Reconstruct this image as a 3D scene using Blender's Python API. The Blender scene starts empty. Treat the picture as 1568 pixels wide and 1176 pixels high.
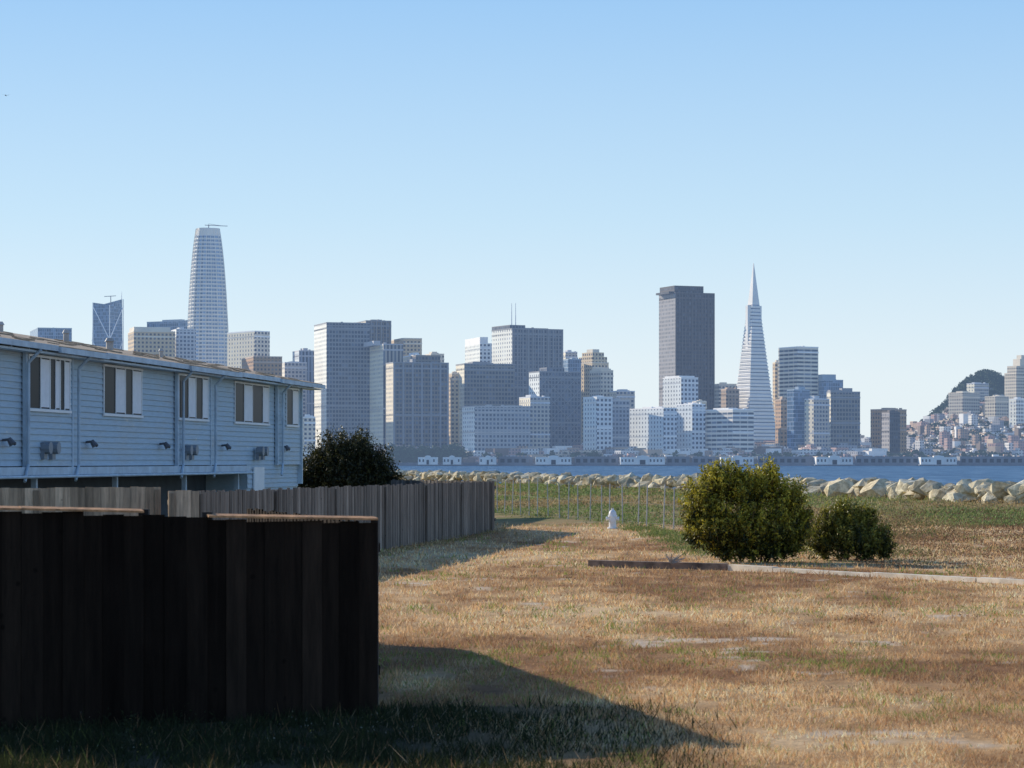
import bpy, bmesh, math, random
import numpy as np
from mathutils import Vector, noise
random.seed(7); rng=np.random.default_rng(7)
F=3702.0; CAMZ=2.4; HZ=706.0
sc=bpy.context.scene
sc.view_settings.view_transform='Standard'; sc.view_settings.look='None'; sc.view_settings.exposure=0; sc.view_settings.gamma=1
COL=sc.collection
# ---------------------------------------------------------------- materials
def nmat(name):
    m=bpy.data.materials.new(name); m.use_nodes=True
    nt=m.node_tree; b=nt.nodes['Principled BSDF']; return m,nt,b
def N(nt,t,**k):
    n=nt.nodes.new(t)
    for a,v in k.items(): setattr(n,a,v)
    return n
def math_n(nt,op,a,b=None,c=None):
    n=N(nt,'ShaderNodeMath',operation=op)
    for i,v in enumerate((a,b,c)):
        if v is None: continue
        if isinstance(v,(int,float)): n.inputs[i].default_value=v
        else: nt.links.new(v,n.inputs[i])
    return n.outputs[0]
def mixc(nt,f,a,b,bt='MIX'):
    n=N(nt,'ShaderNodeMix',data_type='RGBA',blend_type=bt)
    for i,v in ((0,f),(6,a),(7,b)):
        if isinstance(v,(int,float)): n.inputs[i].default_value=v
        elif isinstance(v,tuple): n.inputs[i].default_value=(*v[:3],1)
        else: nt.links.new(v,n.inputs[i])
    return n.outputs[2]
def ramp(nt,f,stops):
    r=N(nt,'ShaderNodeValToRGB'); e=r.color_ramp.elements
    while len(e)<len(stops): e.new(0.5)
    for i,(p,c) in enumerate(stops):
        e[i].position=p; e[i].color=(*c,1) if isinstance(c,tuple) else (c,c,c,1)
    nt.links.new(f,r.inputs[0]); return r.outputs[0]
def noisef(nt,scale,detail=4,rough=.55,vec=None,sc3=None):
    n=N(nt,'ShaderNodeTexNoise'); n.inputs['Scale'].default_value=scale; n.inputs['Detail'].default_value=detail; n.inputs['Roughness'].default_value=rough
    if vec is None:
        g=N(nt,'ShaderNodeNewGeometry'); vec=g.outputs['Position']
    if sc3:
        mp=N(nt,'ShaderNodeMapping'); mp.inputs['Scale'].default_value=sc3; nt.links.new(vec,mp.inputs[0]); vec=mp.outputs[0]
    nt.links.new(vec,n.inputs['Vector']); return n.outputs[0]
HAZE=(0.38,0.56,0.90)  # aerial haze, imitated by a constant glow added to distant materials
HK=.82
def simple(name,c,rough=.8,var=.25,scale=1.5,haze=0,sc3=None,metal=0):
    m,nt,b=nmat(name)
    f=noisef(nt,scale,5,.6,sc3=sc3)
    lo=tuple(x*(1-var) for x in c); hi=tuple(min(1,x*(1+var)) for x in c)
    nt.links.new(ramp(nt,f,[(.3,lo),(.7,hi)]),b.inputs['Base Color'])
    b.inputs['Roughness'].default_value=rough; b.inputs['Metallic'].default_value=metal
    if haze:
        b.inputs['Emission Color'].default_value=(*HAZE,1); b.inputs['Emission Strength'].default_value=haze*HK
    return m
def facade(name,wall,glass,pu=3.2,pv=3.8,wu=.6,wv=.55,haze=.13,spec=.3,gr=.3,var=True):
    m,nt,b=nmat(name)
    uv=N(nt,'ShaderNodeUVMap',uv_map='UV'); s=N(nt,'ShaderNodeSeparateXYZ'); nt.links.new(uv.outputs[0],s.inputs[0])
    u=math_n(nt,'DIVIDE',s.outputs[0],pu); v=math_n(nt,'DIVIDE',s.outputs[1],pv)
    mu=math_n(nt,'LESS_THAN',math_n(nt,'FRACT',u),wu); mv=math_n(nt,'LESS_THAN',math_n(nt,'FRACT',v),wv)
    mask=math_n(nt,'MULTIPLY',mu,mv)
    cell=N(nt,'ShaderNodeCombineXYZ'); nt.links.new(math_n(nt,'FLOOR',u),cell.inputs[0]); nt.links.new(math_n(nt,'FLOOR',v),cell.inputs[1])
    wn=N(nt,'ShaderNodeTexWhiteNoise',noise_dimensions='2D'); nt.links.new(cell.outputs[0],wn.inputs['Vector'])
    g=mixc(nt,math_n(nt,'MULTIPLY',math_n(nt,'POWER',wn.outputs[0],3),.7),glass,tuple(min(1,x*2.5+.12) for x in glass))
    st=noisef(nt,.03,3,.6)
    oi=N(nt,'ShaderNodeObjectInfo')
    w=mixc(nt,st,tuple(x*.8 for x in wall),tuple(min(1,x*1.12) for x in wall))
    if var: w=mixc(nt,1.0,w,ramp(nt,oi.outputs['Random'],[(0,(.70,.76,.86)),(.33,(1,1,.98)),(.66,(.86,.74,.60)),(1,(1,.92,.78))]),'MULTIPLY')
    c=mixc(nt,mask,w,g); nt.links.new(c,b.inputs['Base Color'])
    nt.links.new(math_n(nt,'SUBTRACT',.85,math_n(nt,'MULTIPLY',mask,.85-gr)),b.inputs['Roughness'])
    b.inputs['Specular IOR Level'].default_value=spec
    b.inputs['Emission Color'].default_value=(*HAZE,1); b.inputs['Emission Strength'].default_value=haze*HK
    return m
def vcol(name,rough=.8,trans=.0,haze=0,spec=.2):
    m,nt,b=nmat(name)
    a=N(nt,'ShaderNodeAttribute',attribute_name='Col'); nt.links.new(a.outputs[0],b.inputs['Base Color'])
    b.inputs['Roughness'].default_value=rough; b.inputs['Specular IOR Level'].default_value=spec
    if haze:
        b.inputs['Emission Color'].default_value=(*HAZE,1); b.inputs['Emission Strength'].default_value=haze*HK
    if trans:
        t=N(nt,'ShaderNodeBsdfTranslucent'); nt.links.new(a.outputs[0],t.inputs[0])
        mx=N(nt,'ShaderNodeMixShader'); mx.inputs[0].default_value=trans
        nt.links.new(b.outputs[0],mx.inputs[1]); nt.links.new(t.outputs[0],mx.inputs[2])
        nt.links.new(mx.outputs[0],nt.nodes['Material Output'].inputs[0])
    return m
# ---------------------------------------------------------------- mesh helpers
class MB:
    def __init__(s): s.v=[];s.f=[];s.m=[];s.uv=[]
    def quad(s,pts,mi=0,uv=None):
        i=len(s.v); s.v+= [tuple(p) for p in pts]; s.f.append(tuple(range(i,i+len(pts)))); s.m.append(mi)
        s.uv+= uv if uv else [(0,0)]*len(pts)
    def prism(s,base,z0,z1,mi=0,mtop=None,top=None,uoff=0):
        top=top or base; n=len(base); u=uoff
        for i in range(n):
            a=base[i];b=base[(i+1)%n];c=top[(i+1)%n];d=top[i]
            L=math.hypot(b[0]-a[0],b[1]-a[1])
            s.quad([(a[0],a[1],z0),(b[0],b[1],z0),(c[0],c[1],z1),(d[0],d[1],z1)],mi,[(u,z0),(u+L,z0),(u+L,z1),(u,z1)])
            u+=math.ceil(L/3)*3+30
        s.quad([(p[0],p[1],z1) for p in top],mi if mtop is None else mtop,[(0,0)]*n)
        s.quad([(p[0],p[1],z0) for p in reversed(base)],mi if mtop is None else mtop,[(0,0)]*n)
    def obox(s,o,ex,ey,ez,mi=0):
        o=Vector(o);ex=Vector(ex);ey=Vector(ey);ez=Vector(ez)
        p=[o,o+ex,o+ex+ey,o+ey]; q=[a+ez for a in p]
        lx,ly,lz=ex.length,ey.length,ez.length
        def U(a,b): return [(0,0),(a,0),(a,b),(0,b)]
        s.quad([p[0],p[3],p[2],p[1]],mi,U(ly,lx)); s.quad(q,mi,U(lx,ly))
        s.quad([p[0],p[1],q[1],q[0]],mi,U(lx,lz)); s.quad([p[1],p[2],q[2],q[1]],mi,U(ly,lz))
        s.quad([p[2],p[3],q[3],q[2]],mi,U(lx,lz)); s.quad([p[3],p[0],q[0],q[3]],mi,U(ly,lz))
    def cyl(s,a,b,r,n=8,mi=0,r2=None):
        a=Vector(a);b=Vector(b);r2=r if r2 is None else r2
        ax=(b-a).normalized(); t=ax.orthogonal().normalized(); w=ax.cross(t)
        A=[a+(t*math.cos(2*math.pi*i/n)+w*math.sin(2*math.pi*i/n))*r for i in range(n)]
        B=[b+(t*math.cos(2*math.pi*i/n)+w*math.sin(2*math.pi*i/n))*r2 for i in range(n)]
        for i in range(n): s.quad([A[i],A[(i+1)%n],B[(i+1)%n],B[i]],mi)
        s.quad(B,mi); s.quad(list(reversed(A)),mi)
    def make(s,name,mats,parent=None,smooth=False):
        me=bpy.data.meshes.new(name); me.from_pydata(s.v,[],s.f)
        for m in mats: me.materials.append(m)
        me.polygons.foreach_set('material_index',s.m)
        l=me.uv_layers.new(name='UV'); l.data.foreach_set('uv',np.array(s.uv,dtype=np.float32).ravel())
        if smooth: me.polygons.foreach_set('use_smooth',[True]*len(s.f))
        me.update(); o=bpy.data.objects.new(name,me); COL.objects.link(o)
        if parent: o.parent=parent
        return o
def np_mesh(name,V,k,C,mat,parent=None):
    V=np.asarray(V,dtype=np.float32).reshape(-1,3); n=len(V); nf=n//k
    me=bpy.data.meshes.new(name); me.vertices.add(n); me.vertices.foreach_set('co',V.ravel())
    me.loops.add(n); me.loops.foreach_set('vertex_index',np.arange(n,dtype=np.int32))
    me.polygons.add(nf); me.polygons.foreach_set('loop_start',np.arange(0,n,k,dtype=np.int32))
    at=me.color_attributes.new('Col','FLOAT_COLOR','POINT')
    CC=np.ones((n,4),dtype=np.float32); CC[:,:3]=np.repeat(C,k,axis=0) if len(C)==nf else C
    at.data.foreach_set('color',CC.ravel()); me.materials.append(mat)
    me.update(calc_edges=True); me.validate(); o=bpy.data.objects.new(name,me); COL.objects.link(o)
    if parent: o.parent=parent
    return o
def empty(name,loc=(0,0,0)):
    e=bpy.data.objects.new(name,None); e.location=loc; COL.objects.link(e); return e
def leafquads(P,size,aspect=.45,up=0.0):
    n=len(P); a=rng.normal(size=(n,3)); a[:,2]+=up; a/=np.linalg.norm(a,axis=1,keepdims=True)
    b=np.cross(a,rng.normal(size=(n,3))); b/=np.linalg.norm(b,axis=1,keepdims=True)
    s=(size if np.ndim(size) else np.full(n,size))[:,None]
    A=a*s*.5; B=b*s*.5*aspect
    return np.stack([P-A,P+B,P+A,P-B],axis=1)
# ---------------------------------------------------------------- sky, sun, camera
SAZ=(-0.78,0.625); EL=math.radians(24)
to_sun=Vector((SAZ[0]*math.cos(EL),SAZ[1]*math.cos(EL),math.sin(EL))).normalized()
w=bpy.data.worlds.new("World"); sc.world=w; w.use_nodes=True
nt=w.node_tree; bg=nt.nodes['Background']
sky=nt.nodes.new('ShaderNodeTexSky'); sky.sky_type='NISHITA'; sky.sun_disc=False
sky.sun_elevation=EL; sky.sun_rotation=math.atan2(SAZ[0],SAZ[1]); sky.air_density=1.0; sky.dust_density=.3; sky.ozone_density=3.0; sky.altitude=0
tc=N(nt,'ShaderNodeTexCoord'); sp=N(nt,'ShaderNodeSeparateXYZ'); nt.links.new(tc.outputs['Generated'],sp.inputs[0])
g=ramp(nt,sp.outputs[2],[(0,(.82,.91,.97)),(.035,(.79,.90,.975)),(.10,(.57,.785,.965)),(.20,(.32,.585,.93)),(.45,(.15,.33,.72)),(1,(.07,.18,.50))])
g=mixc(nt,1.0,g,(1/.12,1/.12,1/.12),'MULTIPLY')
nt.links.new(mixc(nt,.88,sky.outputs[0],g),bg.inputs[0]); bg.inputs[1].default_value=.12
sl=bpy.data.lights.new('sun','SUN'); sl.energy=5; sl.angle=math.radians(.5); sl.color=(1,.91,.76)
so=bpy.data.objects.new('sun',sl); COL.objects.link(so); so.rotation_euler=to_sun.to_track_quat('Z','Y').to_euler()
cd=bpy.data.cameras.new('camera'); cam=bpy.data.objects.new('camera',cd); COL.objects.link(cam); sc.camera=cam
cam.location=(0,0,CAMZ); cam.rotation_euler=(math.radians(90),0,0); cd.lens=85; cd.sensor_width=36; cd.shift_y=(HZ-588)/1568; cd.clip_start=.5; cd.clip_end=80000
cd.dof.use_dof=True; cd.dof.focus_distance=160; cd.dof.aperture_fstop=7
# ---------------------------------------------------------------- ground
def shore(x):
    return min(480,135+(28.6-x)*4.19) if x<28.6 else 135-(x-28.6)*.8
def gz(x,y):
    return .05*noise.noise(Vector((x*.25,y*.12,0)))+.02*noise.noise(Vector((x*.9,y*.7,3)))
def bare(x,y):
    k=.35*noise.noise(Vector((x*.2,y*.13,21)))+.6*noise.noise(Vector((x*.9,y*.6,23)))+.5*noise.noise(Vector((x*3.1,y*2.0,25)))
    k+= .34*math.exp(-((x-3.0)/2.6)**2-((y-31.6)/1.6)**2)+.3*math.exp(-((x-2.5)/2.0)**2-((y-72)/7)**2)
    if x<1.0 and y<32: k-=.5
    return max(0,min(1,(k-.40)/.12))
def tone(x,y):
    return .8*noise.noise(Vector((x*.13,y*.09,31)))+.6*noise.noise(Vector((x*.5,y*.3,33)))+.55*noise.noise(Vector((x*1.5,y*.9,35)))
def ground():
    xs=np.concatenate([np.linspace(-150,-9,24),np.linspace(-8.6,22,150),np.linspace(23,120,30)])
    ys=np.concatenate([np.linspace(-60,16,12),np.linspace(16.3,60,190),np.linspace(60.8,100,60)])
    V=[];Fc=[];A=[]
    for x in xs:
        sh=shore(x)
        col=[min(y,sh-.01*(len(ys)-i)) for i,y in enumerate(ys)]
        top=max(100,0) if sh>100 else sh-.005
        col+= [top+(sh-top)*t for t in np.linspace(0.02,1,60)]
        for y in col:
            V.append((x,y,gz(x,y))); A.append((bare(x,y),tone(x,y)*.5+.5,max(0,min(1,1-(x+1)/3.2))*(1 if y<23.6 else 0),1))  # third channel masks the fence shadow painted into the soil
        V.append((x+3,sh+10,-4.5)); A.append((0,.5,0,1))
        m=len(col)+1
    for i in range(len(xs)-1):
        for j in range(m-1): a=i*m+j; Fc.append((a,a+m,a+m+1,a+1))
    me=bpy.data.meshes.new('dry_grass_ground'); me.from_pydata(V,[],Fc)
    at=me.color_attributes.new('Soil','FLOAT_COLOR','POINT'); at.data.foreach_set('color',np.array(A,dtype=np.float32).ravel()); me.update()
    for p in me.polygons: p.use_smooth=True
    o=bpy.data.objects.new('dry_grass_ground',me); COL.objects.link(o)
    m_,nt,b=nmat('dry_grass_soil')
    at=N(nt,'ShaderNodeAttribute',attribute_name='Soil'); sa=N(nt,'ShaderNodeSeparateColor'); nt.links.new(at.outputs[0],sa.inputs[0])
    fine=noisef(nt,7,6,.7); mid=noisef(nt,1.2,6,.68,sc3=(1,.6,1))
    c=ramp(nt,sa.outputs[1],[(.25,(.32,.165,.075)),(.5,(.60,.37,.175)),(.75,(.76,.54,.30))])
    c=mixc(nt,.6,c,ramp(nt,mid,[(.34,(.45,.38,.33)),(.6,(1.1,1.05,1))]),'MULTIPLY')
    c=mixc(nt,.55,c,ramp(nt,fine,[(.3,(.35,.3,.28)),(.65,(1,1,1))]),'MULTIPLY')
    c=mixc(nt,math_n(nt,'MULTIPLY',sa.outputs[0],.85),c,mixc(nt,fine,(.42,.31,.21),(.78,.64,.47)))
    c=mixc(nt,sa.outputs[2],c,(.05,.042,.022))  # soil darkened here: fence shadow put into the ground colour
    g=N(nt,'ShaderNodeNewGeometry'); sp=N(nt,'ShaderNodeSeparateXYZ'); nt.links.new(g.outputs['Position'],sp.inputs[0])
    gm=N(nt,'ShaderNodeMapRange'); gm.inputs[1].default_value=86; gm.inputs[2].default_value=98; nt.links.new(sp.outputs[1],gm.inputs[0])
    gcol=ramp(nt,noisef(nt,.3,5,.6),[(.4,(.15,.15,.05)),(.62,(.34,.23,.11))])
    c=mixc(nt,gm.outputs[0],c,gcol)
    nt.links.new(c,b.inputs['Base Color']); b.inputs['Roughness'].default_value=.95; b.inputs['Specular IOR Level'].default_value=.1
    bp=N(nt,'ShaderNodeBump'); bp.inputs['Strength'].default_value=.6; bp.inputs['Distance'].default_value=.06
    nt.links.new(fine,bp.inputs['Height']); nt.links.new(bp.outputs[0],b.inputs['Normal'])
    me.materials.append(m_)
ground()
def grass():
    n=430000
    q=rng.random(n); d0,d1=14.0,92.0
    d=1/(1/d0-q*(1/d0-1/d1)); X=(rng.random(n)*2-1)*(.23*d+2)
    keep=~((d>23.2)&(X<-.056*d-.6)&(d<50))&~((d>=50)&(d<84)&(X<-5.8+(d-48)*.155-.4))
    X,d=X[keep],d[keep]
    pn2=np.array([noise.noise(Vector((a*1.9,b*1.1,9)))+.6*noise.noise(Vector((a*5,b*3,11))) for a,b in zip(X,d)])
    br=np.array([bare(a,b) for a,b in zip(X,d)])
    r_=rng.random(len(X)); keep=((pn2+r_*.6-.1)>-.1)&(r_>br*.88)
    X,d,pn2=X[keep],d[keep],pn2[keep]; n=len(X)
    tn=np.array([tone(a,b) for a,b in zip(X,d)]); gn=np.array([noise.noise(Vector((a*.4,b*.22,41)))+.6*noise.noise(Vector((a*1.6,b,43))) for a,b in zip(X,d)])
    sp_=np.clip(1-(X+1.0+pn2*.5)/3.0,0,1)*(d<23.6+.3*pn2)  # zone where the fence shadow is painted into the blades
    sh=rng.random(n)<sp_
    h=(.025+.055*rng.random(n)**1.5)*(1+.9*np.clip(pn2,-.5,1))*(d/26)**.35
    h=np.where(sh,h*1.7+.05*(rng.random(n)>.8),h)
    wd=.0035*(d/20)**.9*(1+rng.random(n))
    ang=rng.random(n)*math.pi; tl=rng.normal(size=(n,2))*.5*h[:,None]
    z=np.array([gz(a,b) for a,b in zip(X,d)])-.005
    base=np.stack([X,d,z],1); dx=np.stack([np.cos(ang)*wd,np.sin(ang)*wd*.5,np.zeros(n)],1)
    tip=base+np.concatenate([tl,h[:,None]],1)
    V=np.stack([base-dx,base+dx,tip],1)
    straw=np.array([.86,.57,.27]); brown=np.array([.46,.23,.11]); green=np.array([.25,.29,.07]); pale=np.array([.93,.77,.50])
    k=rng.random(n)[:,None]; C=straw*(1-k)+np.where(rng.random(n)[:,None]>.45,brown,pale)*k
    dark=np.clip(.4-tn*1.6,0,1)[:,None]; C=C*(1-.6*dark)+brown*.6*dark
    C*=(1+.4*np.clip(tn,-.6,.4))[:,None]
    gp=(rng.random(n)<np.clip(.03+np.clip(gn-.14,0,1)*1.4+((X<1.2)&(d<31))*.16,0,.65)); C[gp]=green*(.7+.8*rng.random((gp.sum(),1)))
    C*=(1-.5*sp_)[:,None]  # blades darkened: fence shadow put into their colour
    gs=sh&(rng.random(n)<.93); C[gs]=np.array([.034,.042,.016])*(.6+.8*rng.random((gs.sum(),1)))  # near-black green painted on as shaded grass
    C*= (.75+.45*rng.random((n,1))); C=np.clip(C,0,.95)
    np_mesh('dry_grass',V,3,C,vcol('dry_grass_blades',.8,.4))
grass()
def weeds():
    P=[];S=[];C=[]
    def tuft(x,y,n,r,h,s,col):
        p=np.zeros((n,3)); a=rng.random(n)*6.28; rr=r*np.sqrt(rng.random(n)); p[:,0]=x+rr*np.cos(a); p[:,1]=y+rr*np.sin(a)
        p[:,2]=gz(x,y)+h*rng.random(n)*(1-.5*(rr/r)); P.append(p); S.append(np.full(n,s)*(.6+.8*rng.random(n)))
        C.append(np.array(col)*(.55+.9*rng.random((n,1))))
    for i in range(5200):
        y=88+rng.random()**1.3*160; x=-6+rng.random()*(.24*y+6)
        if y>shore(x)-2: continue
        k=noise.noise(Vector((x*.12,y*.05,1)))+.5*noise.noise(Vector((x*.5,y*.2,2)))
        fenceY=110-(x+.7)*3.9
        if x<7.5 and y<fenceY-2: continue
        if k>.14: col=(.38,.27,.13)
        elif k>-.08: col=(.27,.26,.09)
        else: col=(.20,.25,.08)
        tuft(x,y,14,.9,.22+.25*rng.random()**2,.16*y/120,col)
    for i in range(750):
        t=rng.random(); y=60+26*t; xl=4.3-.9*t+ (y-60)*.02; x=xl+rng.random()*(.9+1.6*(1-t)); 
        if noise.noise(Vector((x*.6,y*.3,17)))>.22: continue
        tuft(x,y,22,.35,.12+.16*rng.random(),.07,(.20,.24,.07))
    for i in range(1100):
        y=59+rng.random()*32; x=6+rng.random()*(.22*y-6)
        k=noise.noise(Vector((x*.3,y*.15,7)))
        if x>10.4 and y<64+(x-9.7)*3: continue
        tuft(x,y,22,.45,.16+.2*rng.random(),.07,(.15,.17,.055) if k<.05 else (.28,.19,.09))
    for i in range(3000):
        y=54+rng.random()*64; x=8+rng.random()*(.23*y-7)
        tuft(x,y,12,.35,.06+.1*rng.random(),.06*y/60,(.20,.115,.065) if rng.random()<.8 else (.18,.18,.07))
    for i in range(240):
        t=rng.random(); x=-5.4+4.9*t+.15+rng.random()*.25; y=48+35.5*t
        tuft(x,y,12,.2,.1+.14*rng.random(),.05,(.30,.24,.10))
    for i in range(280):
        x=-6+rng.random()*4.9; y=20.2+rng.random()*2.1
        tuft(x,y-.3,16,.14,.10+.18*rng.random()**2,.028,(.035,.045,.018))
    for i in range(70):
        x=-5+rng.random()*5.6; y=19.2+rng.random()*3
        tuft(x,y,4,.08,.22,.014,(.7,.6,.15) if rng.random()<.4 else (.6,.6,.5))
    for i in range(620):
        y=24+rng.random()**1.3*32; x=-1.1+rng.random()*(.23*y+1)
        tuft(x,y,12,.16,.04+.07*rng.random(),.03*(y/25)**.7,random.choice([(.24,.26,.07),(.20,.24,.06),(.30,.15,.07),(.2,.11,.06),(.38,.23,.10)]))
    for i in range(26):
        tuft(5.3+rng.normal()*.3,36.4+rng.normal()*.3,14,.15,.15,.03,(.2,.11,.06))
    P_=np.concatenate(P);S_=np.concatenate(S);C_=np.concatenate(C)
    np_mesh('weeds',leafquads(P_,S_,.3,up=1.1),4,C_,vcol('weed_leaves',.7,.3))
weeds()
# ---------------------------------------------------------------- water
def water():
    mb=MB(); mb.quad([(-40000,-2000,-3),(40000,-2000,-3),(40000,60000,-3),(-40000,60000,-3)])
    m,nt,b=nmat('bay_water')
    f=noisef(nt,.16,6,.7,sc3=(1,.18,1)); f2=noisef(nt,.012,3,.5,sc3=(1,.25,1))
    c=ramp(nt,f,[(.38,(.03,.08,.15)),(.5,(.07,.16,.27)),(.64,(.20,.31,.42))]); c=mixc(nt,math_n(nt,'MULTIPLY',f2,.5),c,(.07,.16,.27))
    nt.links.new(c,b.inputs['Base Color']); b.inputs['Roughness'].default_value=.5; b.inputs['Specular IOR Level'].default_value=.12
    bp=N(nt,'ShaderNodeBump'); bp.inputs['Strength'].default_value=1; bp.inputs['Distance'].default_value=2.2
    nt.links.new(f,bp.inputs['Height']); nt.links.new(bp.outputs[0],b.inputs['Normal'])
    mb.make('bay_water',[m])
water()
# ---------------------------------------------------------------- rocks
def rocks():
    var=[]
    for k in range(14):
        bm=bmesh.new()
        for i in range(18):
            p=Vector((random.gauss(0,1),random.gauss(0,1),random.gauss(0,1))).normalized()
            p=Vector((p.x*random.uniform(.8,1.1),p.y*random.uniform(.7,1.),p.z*random.uniform(.55,.85))); bm.verts.new(p)
        bmesh.ops.convex_hull(bm,input=bm.verts); bmesh.ops.triangulate(bm,faces=bm.faces)
        T=np.array([[tuple(v.co) for v in f.verts] for f in bm.faces]); var.append(T); bm.free()
    VV=[];CC=[]
    x=70.0
    pts=[]
    while x>-75:
        st=.16 if x<28.6 else .5
        x-=st; pts.append(x)
    for x in pts:
        sh=shore(x)
        if sh<30: continue
        for r in range(2):
            off=rng.random()*4.2; s=(.30+.62*rng.random()**1.8)*(1.0+.22*min(1,max(0,(x-8)/12)))
            z=.05+.7*math.sin(min(1,off/3.0)*math.pi*.6)+rng.random()*.15-.1
            T=var[rng.integers(14)]; a=rng.random()*6.28; ca,sa=math.cos(a),math.sin(a); b_=rng.normal()*.3
            R=np.array([[ca,-sa,0],[sa,ca,0],[0,0,1]])@np.array([[1,0,0],[0,math.cos(b_),-math.sin(b_)],[0,math.sin(b_),math.cos(b_)]]); V=(T.reshape(-1,3)@R.T)*s*np.array([1.15,1,1])+np.array([x+rng.normal()*.3,sh-2+off,z])
            VV.append(V); g=.42+.34*rng.random(); wm=rng.random()*.14; c=np.array([g*(1.08+wm),g,g*(.76-wm)]); CC.append(np.tile(c,(len(V),1)))
    V=np.concatenate(VV);C=np.concatenate(CC)
    m=vcol('riprap_stone',.9); nt=m.node_tree; b=nt.nodes['Principled BSDF']
    at=[n for n in nt.nodes if n.type=='ATTRIBUTE'][0]
    nz=noisef(nt,2.2,6,.7)
    nt.links.new(mixc(nt,.8,at.outputs[0],ramp(nt,nz,[(.35,(.35,.31,.26)),(.6,(1,1,1))]),'MULTIPLY'),b.inputs['Base Color'])
    bp=N(nt,'ShaderNodeBump'); bp.inputs['Strength'].default_value=.8; bp.inputs['Distance'].default_value=.15; nt.links.new(nz,bp.inputs['Height']); nt.links.new(bp.outputs[0],b.inputs['Normal'])
    np_mesh('riprap_rocks',V,3,C,m)
rocks()
# ---------------------------------------------------------------- fences
def board_mat(name,c,var,scale=(9,9,.8)):
    m,nt,b=nmat(name)
    uv=N(nt,'ShaderNodeAttribute',attribute_name='Col')
    f=noisef(nt,1.4,6,.7,sc3=scale); k=noisef(nt,1.1,3,.5)
    col=mixc(nt,.85,uv.outputs[0],ramp(nt,f,[(.3,(.35,.35,.35)),(.68,(1.2,1.12,1.05))]),'MULTIPLY')
    col=mixc(nt,ramp(nt,k,[(.5,0.),(.75,.4)]),col,c)
    kn=N(nt,'ShaderNodeTexVoronoi'); kn.inputs['Scale'].default_value=3.2; g=N(nt,'ShaderNodeNewGeometry'); nt.links.new(g.outputs['Position'],kn.inputs['Vector'])
    col=mixc(nt,ramp(nt,kn.outputs['Distance'],[(.05,.75),(.10,0.)]),col,tuple(x*.3 for x in c))
    nt.links.new(col,b.inputs['Base Color']); b.inputs['Roughness'].default_value=.9; b.inputs['Specular IOR Level'].default_value=.08
    bp=N(nt,'ShaderNodeBump'); bp.inputs['Strength'].default_value=.5; bp.inputs['Distance'].default_value=.01; nt.links.new(f,bp.inputs['Height']); nt.links.new(bp.outputs[0],b.inputs['Normal'])
    return m
def plank_fence(name,A,B,hA,hB,bw,base,var,mat,capmat=None,postevery=2.4,rough=.02,parent=None,post=True,vk=(.7,1.35)):
    A=Vector((*A,0));B=Vector((*B,0));L=(B-A).length; e=(B-A)/L; nrm=Vector((e.y,-e.x,0))
    if nrm.dot(-A)<0: nrm=-nrm
    n=max(1,round(L/bw)); bw=L/n; mb=MB(); cols=[]
    for i in range(n):
        s=i*bw; t=s/L; h=hA+(hB-hA)*t+random.uniform(-rough,rough)
        off=nrm*(.012*(i%2)+random.uniform(0,.006))
        o=A+e*(s-.004)+off; nb=len(mb.f)
        mb.obox(o+Vector((0,0,-.1)),e*(bw+.007),-nrm*.02,Vector((0,0,h+.1)))
        k=random.uniform(*vk)*random.choice([1,1,1,.7,1.35])
        cols+=[(base[0]*k,base[1]*k,base[2]*k)]*(len(mb.f)-nb)
    s=0
    while s<=L and post:
        t=s/L;h=hA+(hB-hA)*t; nb=len(mb.f)
        mb.obox(A+e*s+nrm*.022+Vector((0,0,-.02)),e*.1,nrm*.035,Vector((0,0,h-.03)))
        cols+=[(base[0]*.6,base[1]*.6,base[2]*.6)]*(len(mb.f)-nb); s+=postevery
    nb=len(mb.f)
    for zz in (.2,.85):
        mb.obox(A-nrm*.034+Vector((0,0,hA*zz)),e*L+Vector((0,0,(hB-hA)*zz)),-nrm*.05,Vector((0,0,.09)))
    cols+=[base]*(len(mb.f)-nb)
    o=mb.make(name,[mat],parent)
    at=o.data.color_attributes.new('Col','FLOAT_COLOR','CORNER'); cc=[]
    for p,c in zip(o.data.polygons,cols): cc+= [*c,1]*p.loop_total
    at.data.foreach_set('color',np.array(cc,dtype=np.float32))
    if capmat:
        cb=MB(); s=0
        while s<L:
            l=min(random.uniform(1.1,2.2),L-s); h=hA+(hB-hA)*s/L
            cb.obox(A+e*s+nrm*.06+Vector((0,0,h+.022)),e*(l-.006)+Vector((0,0,(hB-hA)*l/L+random.uniform(-.006,.006))),-nrm*.11+Vector((0,0,.017)),Vector((0,0,.018))); s+=l
        c=cb.make(name+'_cap_rail',[capmat]); c.parent=o
    return o
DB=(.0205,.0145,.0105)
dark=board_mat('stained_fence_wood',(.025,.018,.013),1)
gray=board_mat('weathered_fence_wood',(.28,.235,.19),1)
cap=simple('cap_wood',(.48,.24,.10),.8,.6,5,sc3=(2,3,1))
nf=empty('dark_wooden_fence')
u=lambda px,d:(px-784)/F*d
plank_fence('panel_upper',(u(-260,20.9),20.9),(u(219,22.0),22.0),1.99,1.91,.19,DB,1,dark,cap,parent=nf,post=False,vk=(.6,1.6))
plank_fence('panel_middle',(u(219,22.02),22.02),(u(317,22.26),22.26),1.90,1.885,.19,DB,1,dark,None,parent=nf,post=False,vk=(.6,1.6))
plank_fence('panel_end',(u(317,22.28),22.28),(u(577,22.9),22.9),1.86,1.82,.19,DB,1,dark,cap,parent=nf,post=False,vk=(.6,1.6))
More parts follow.
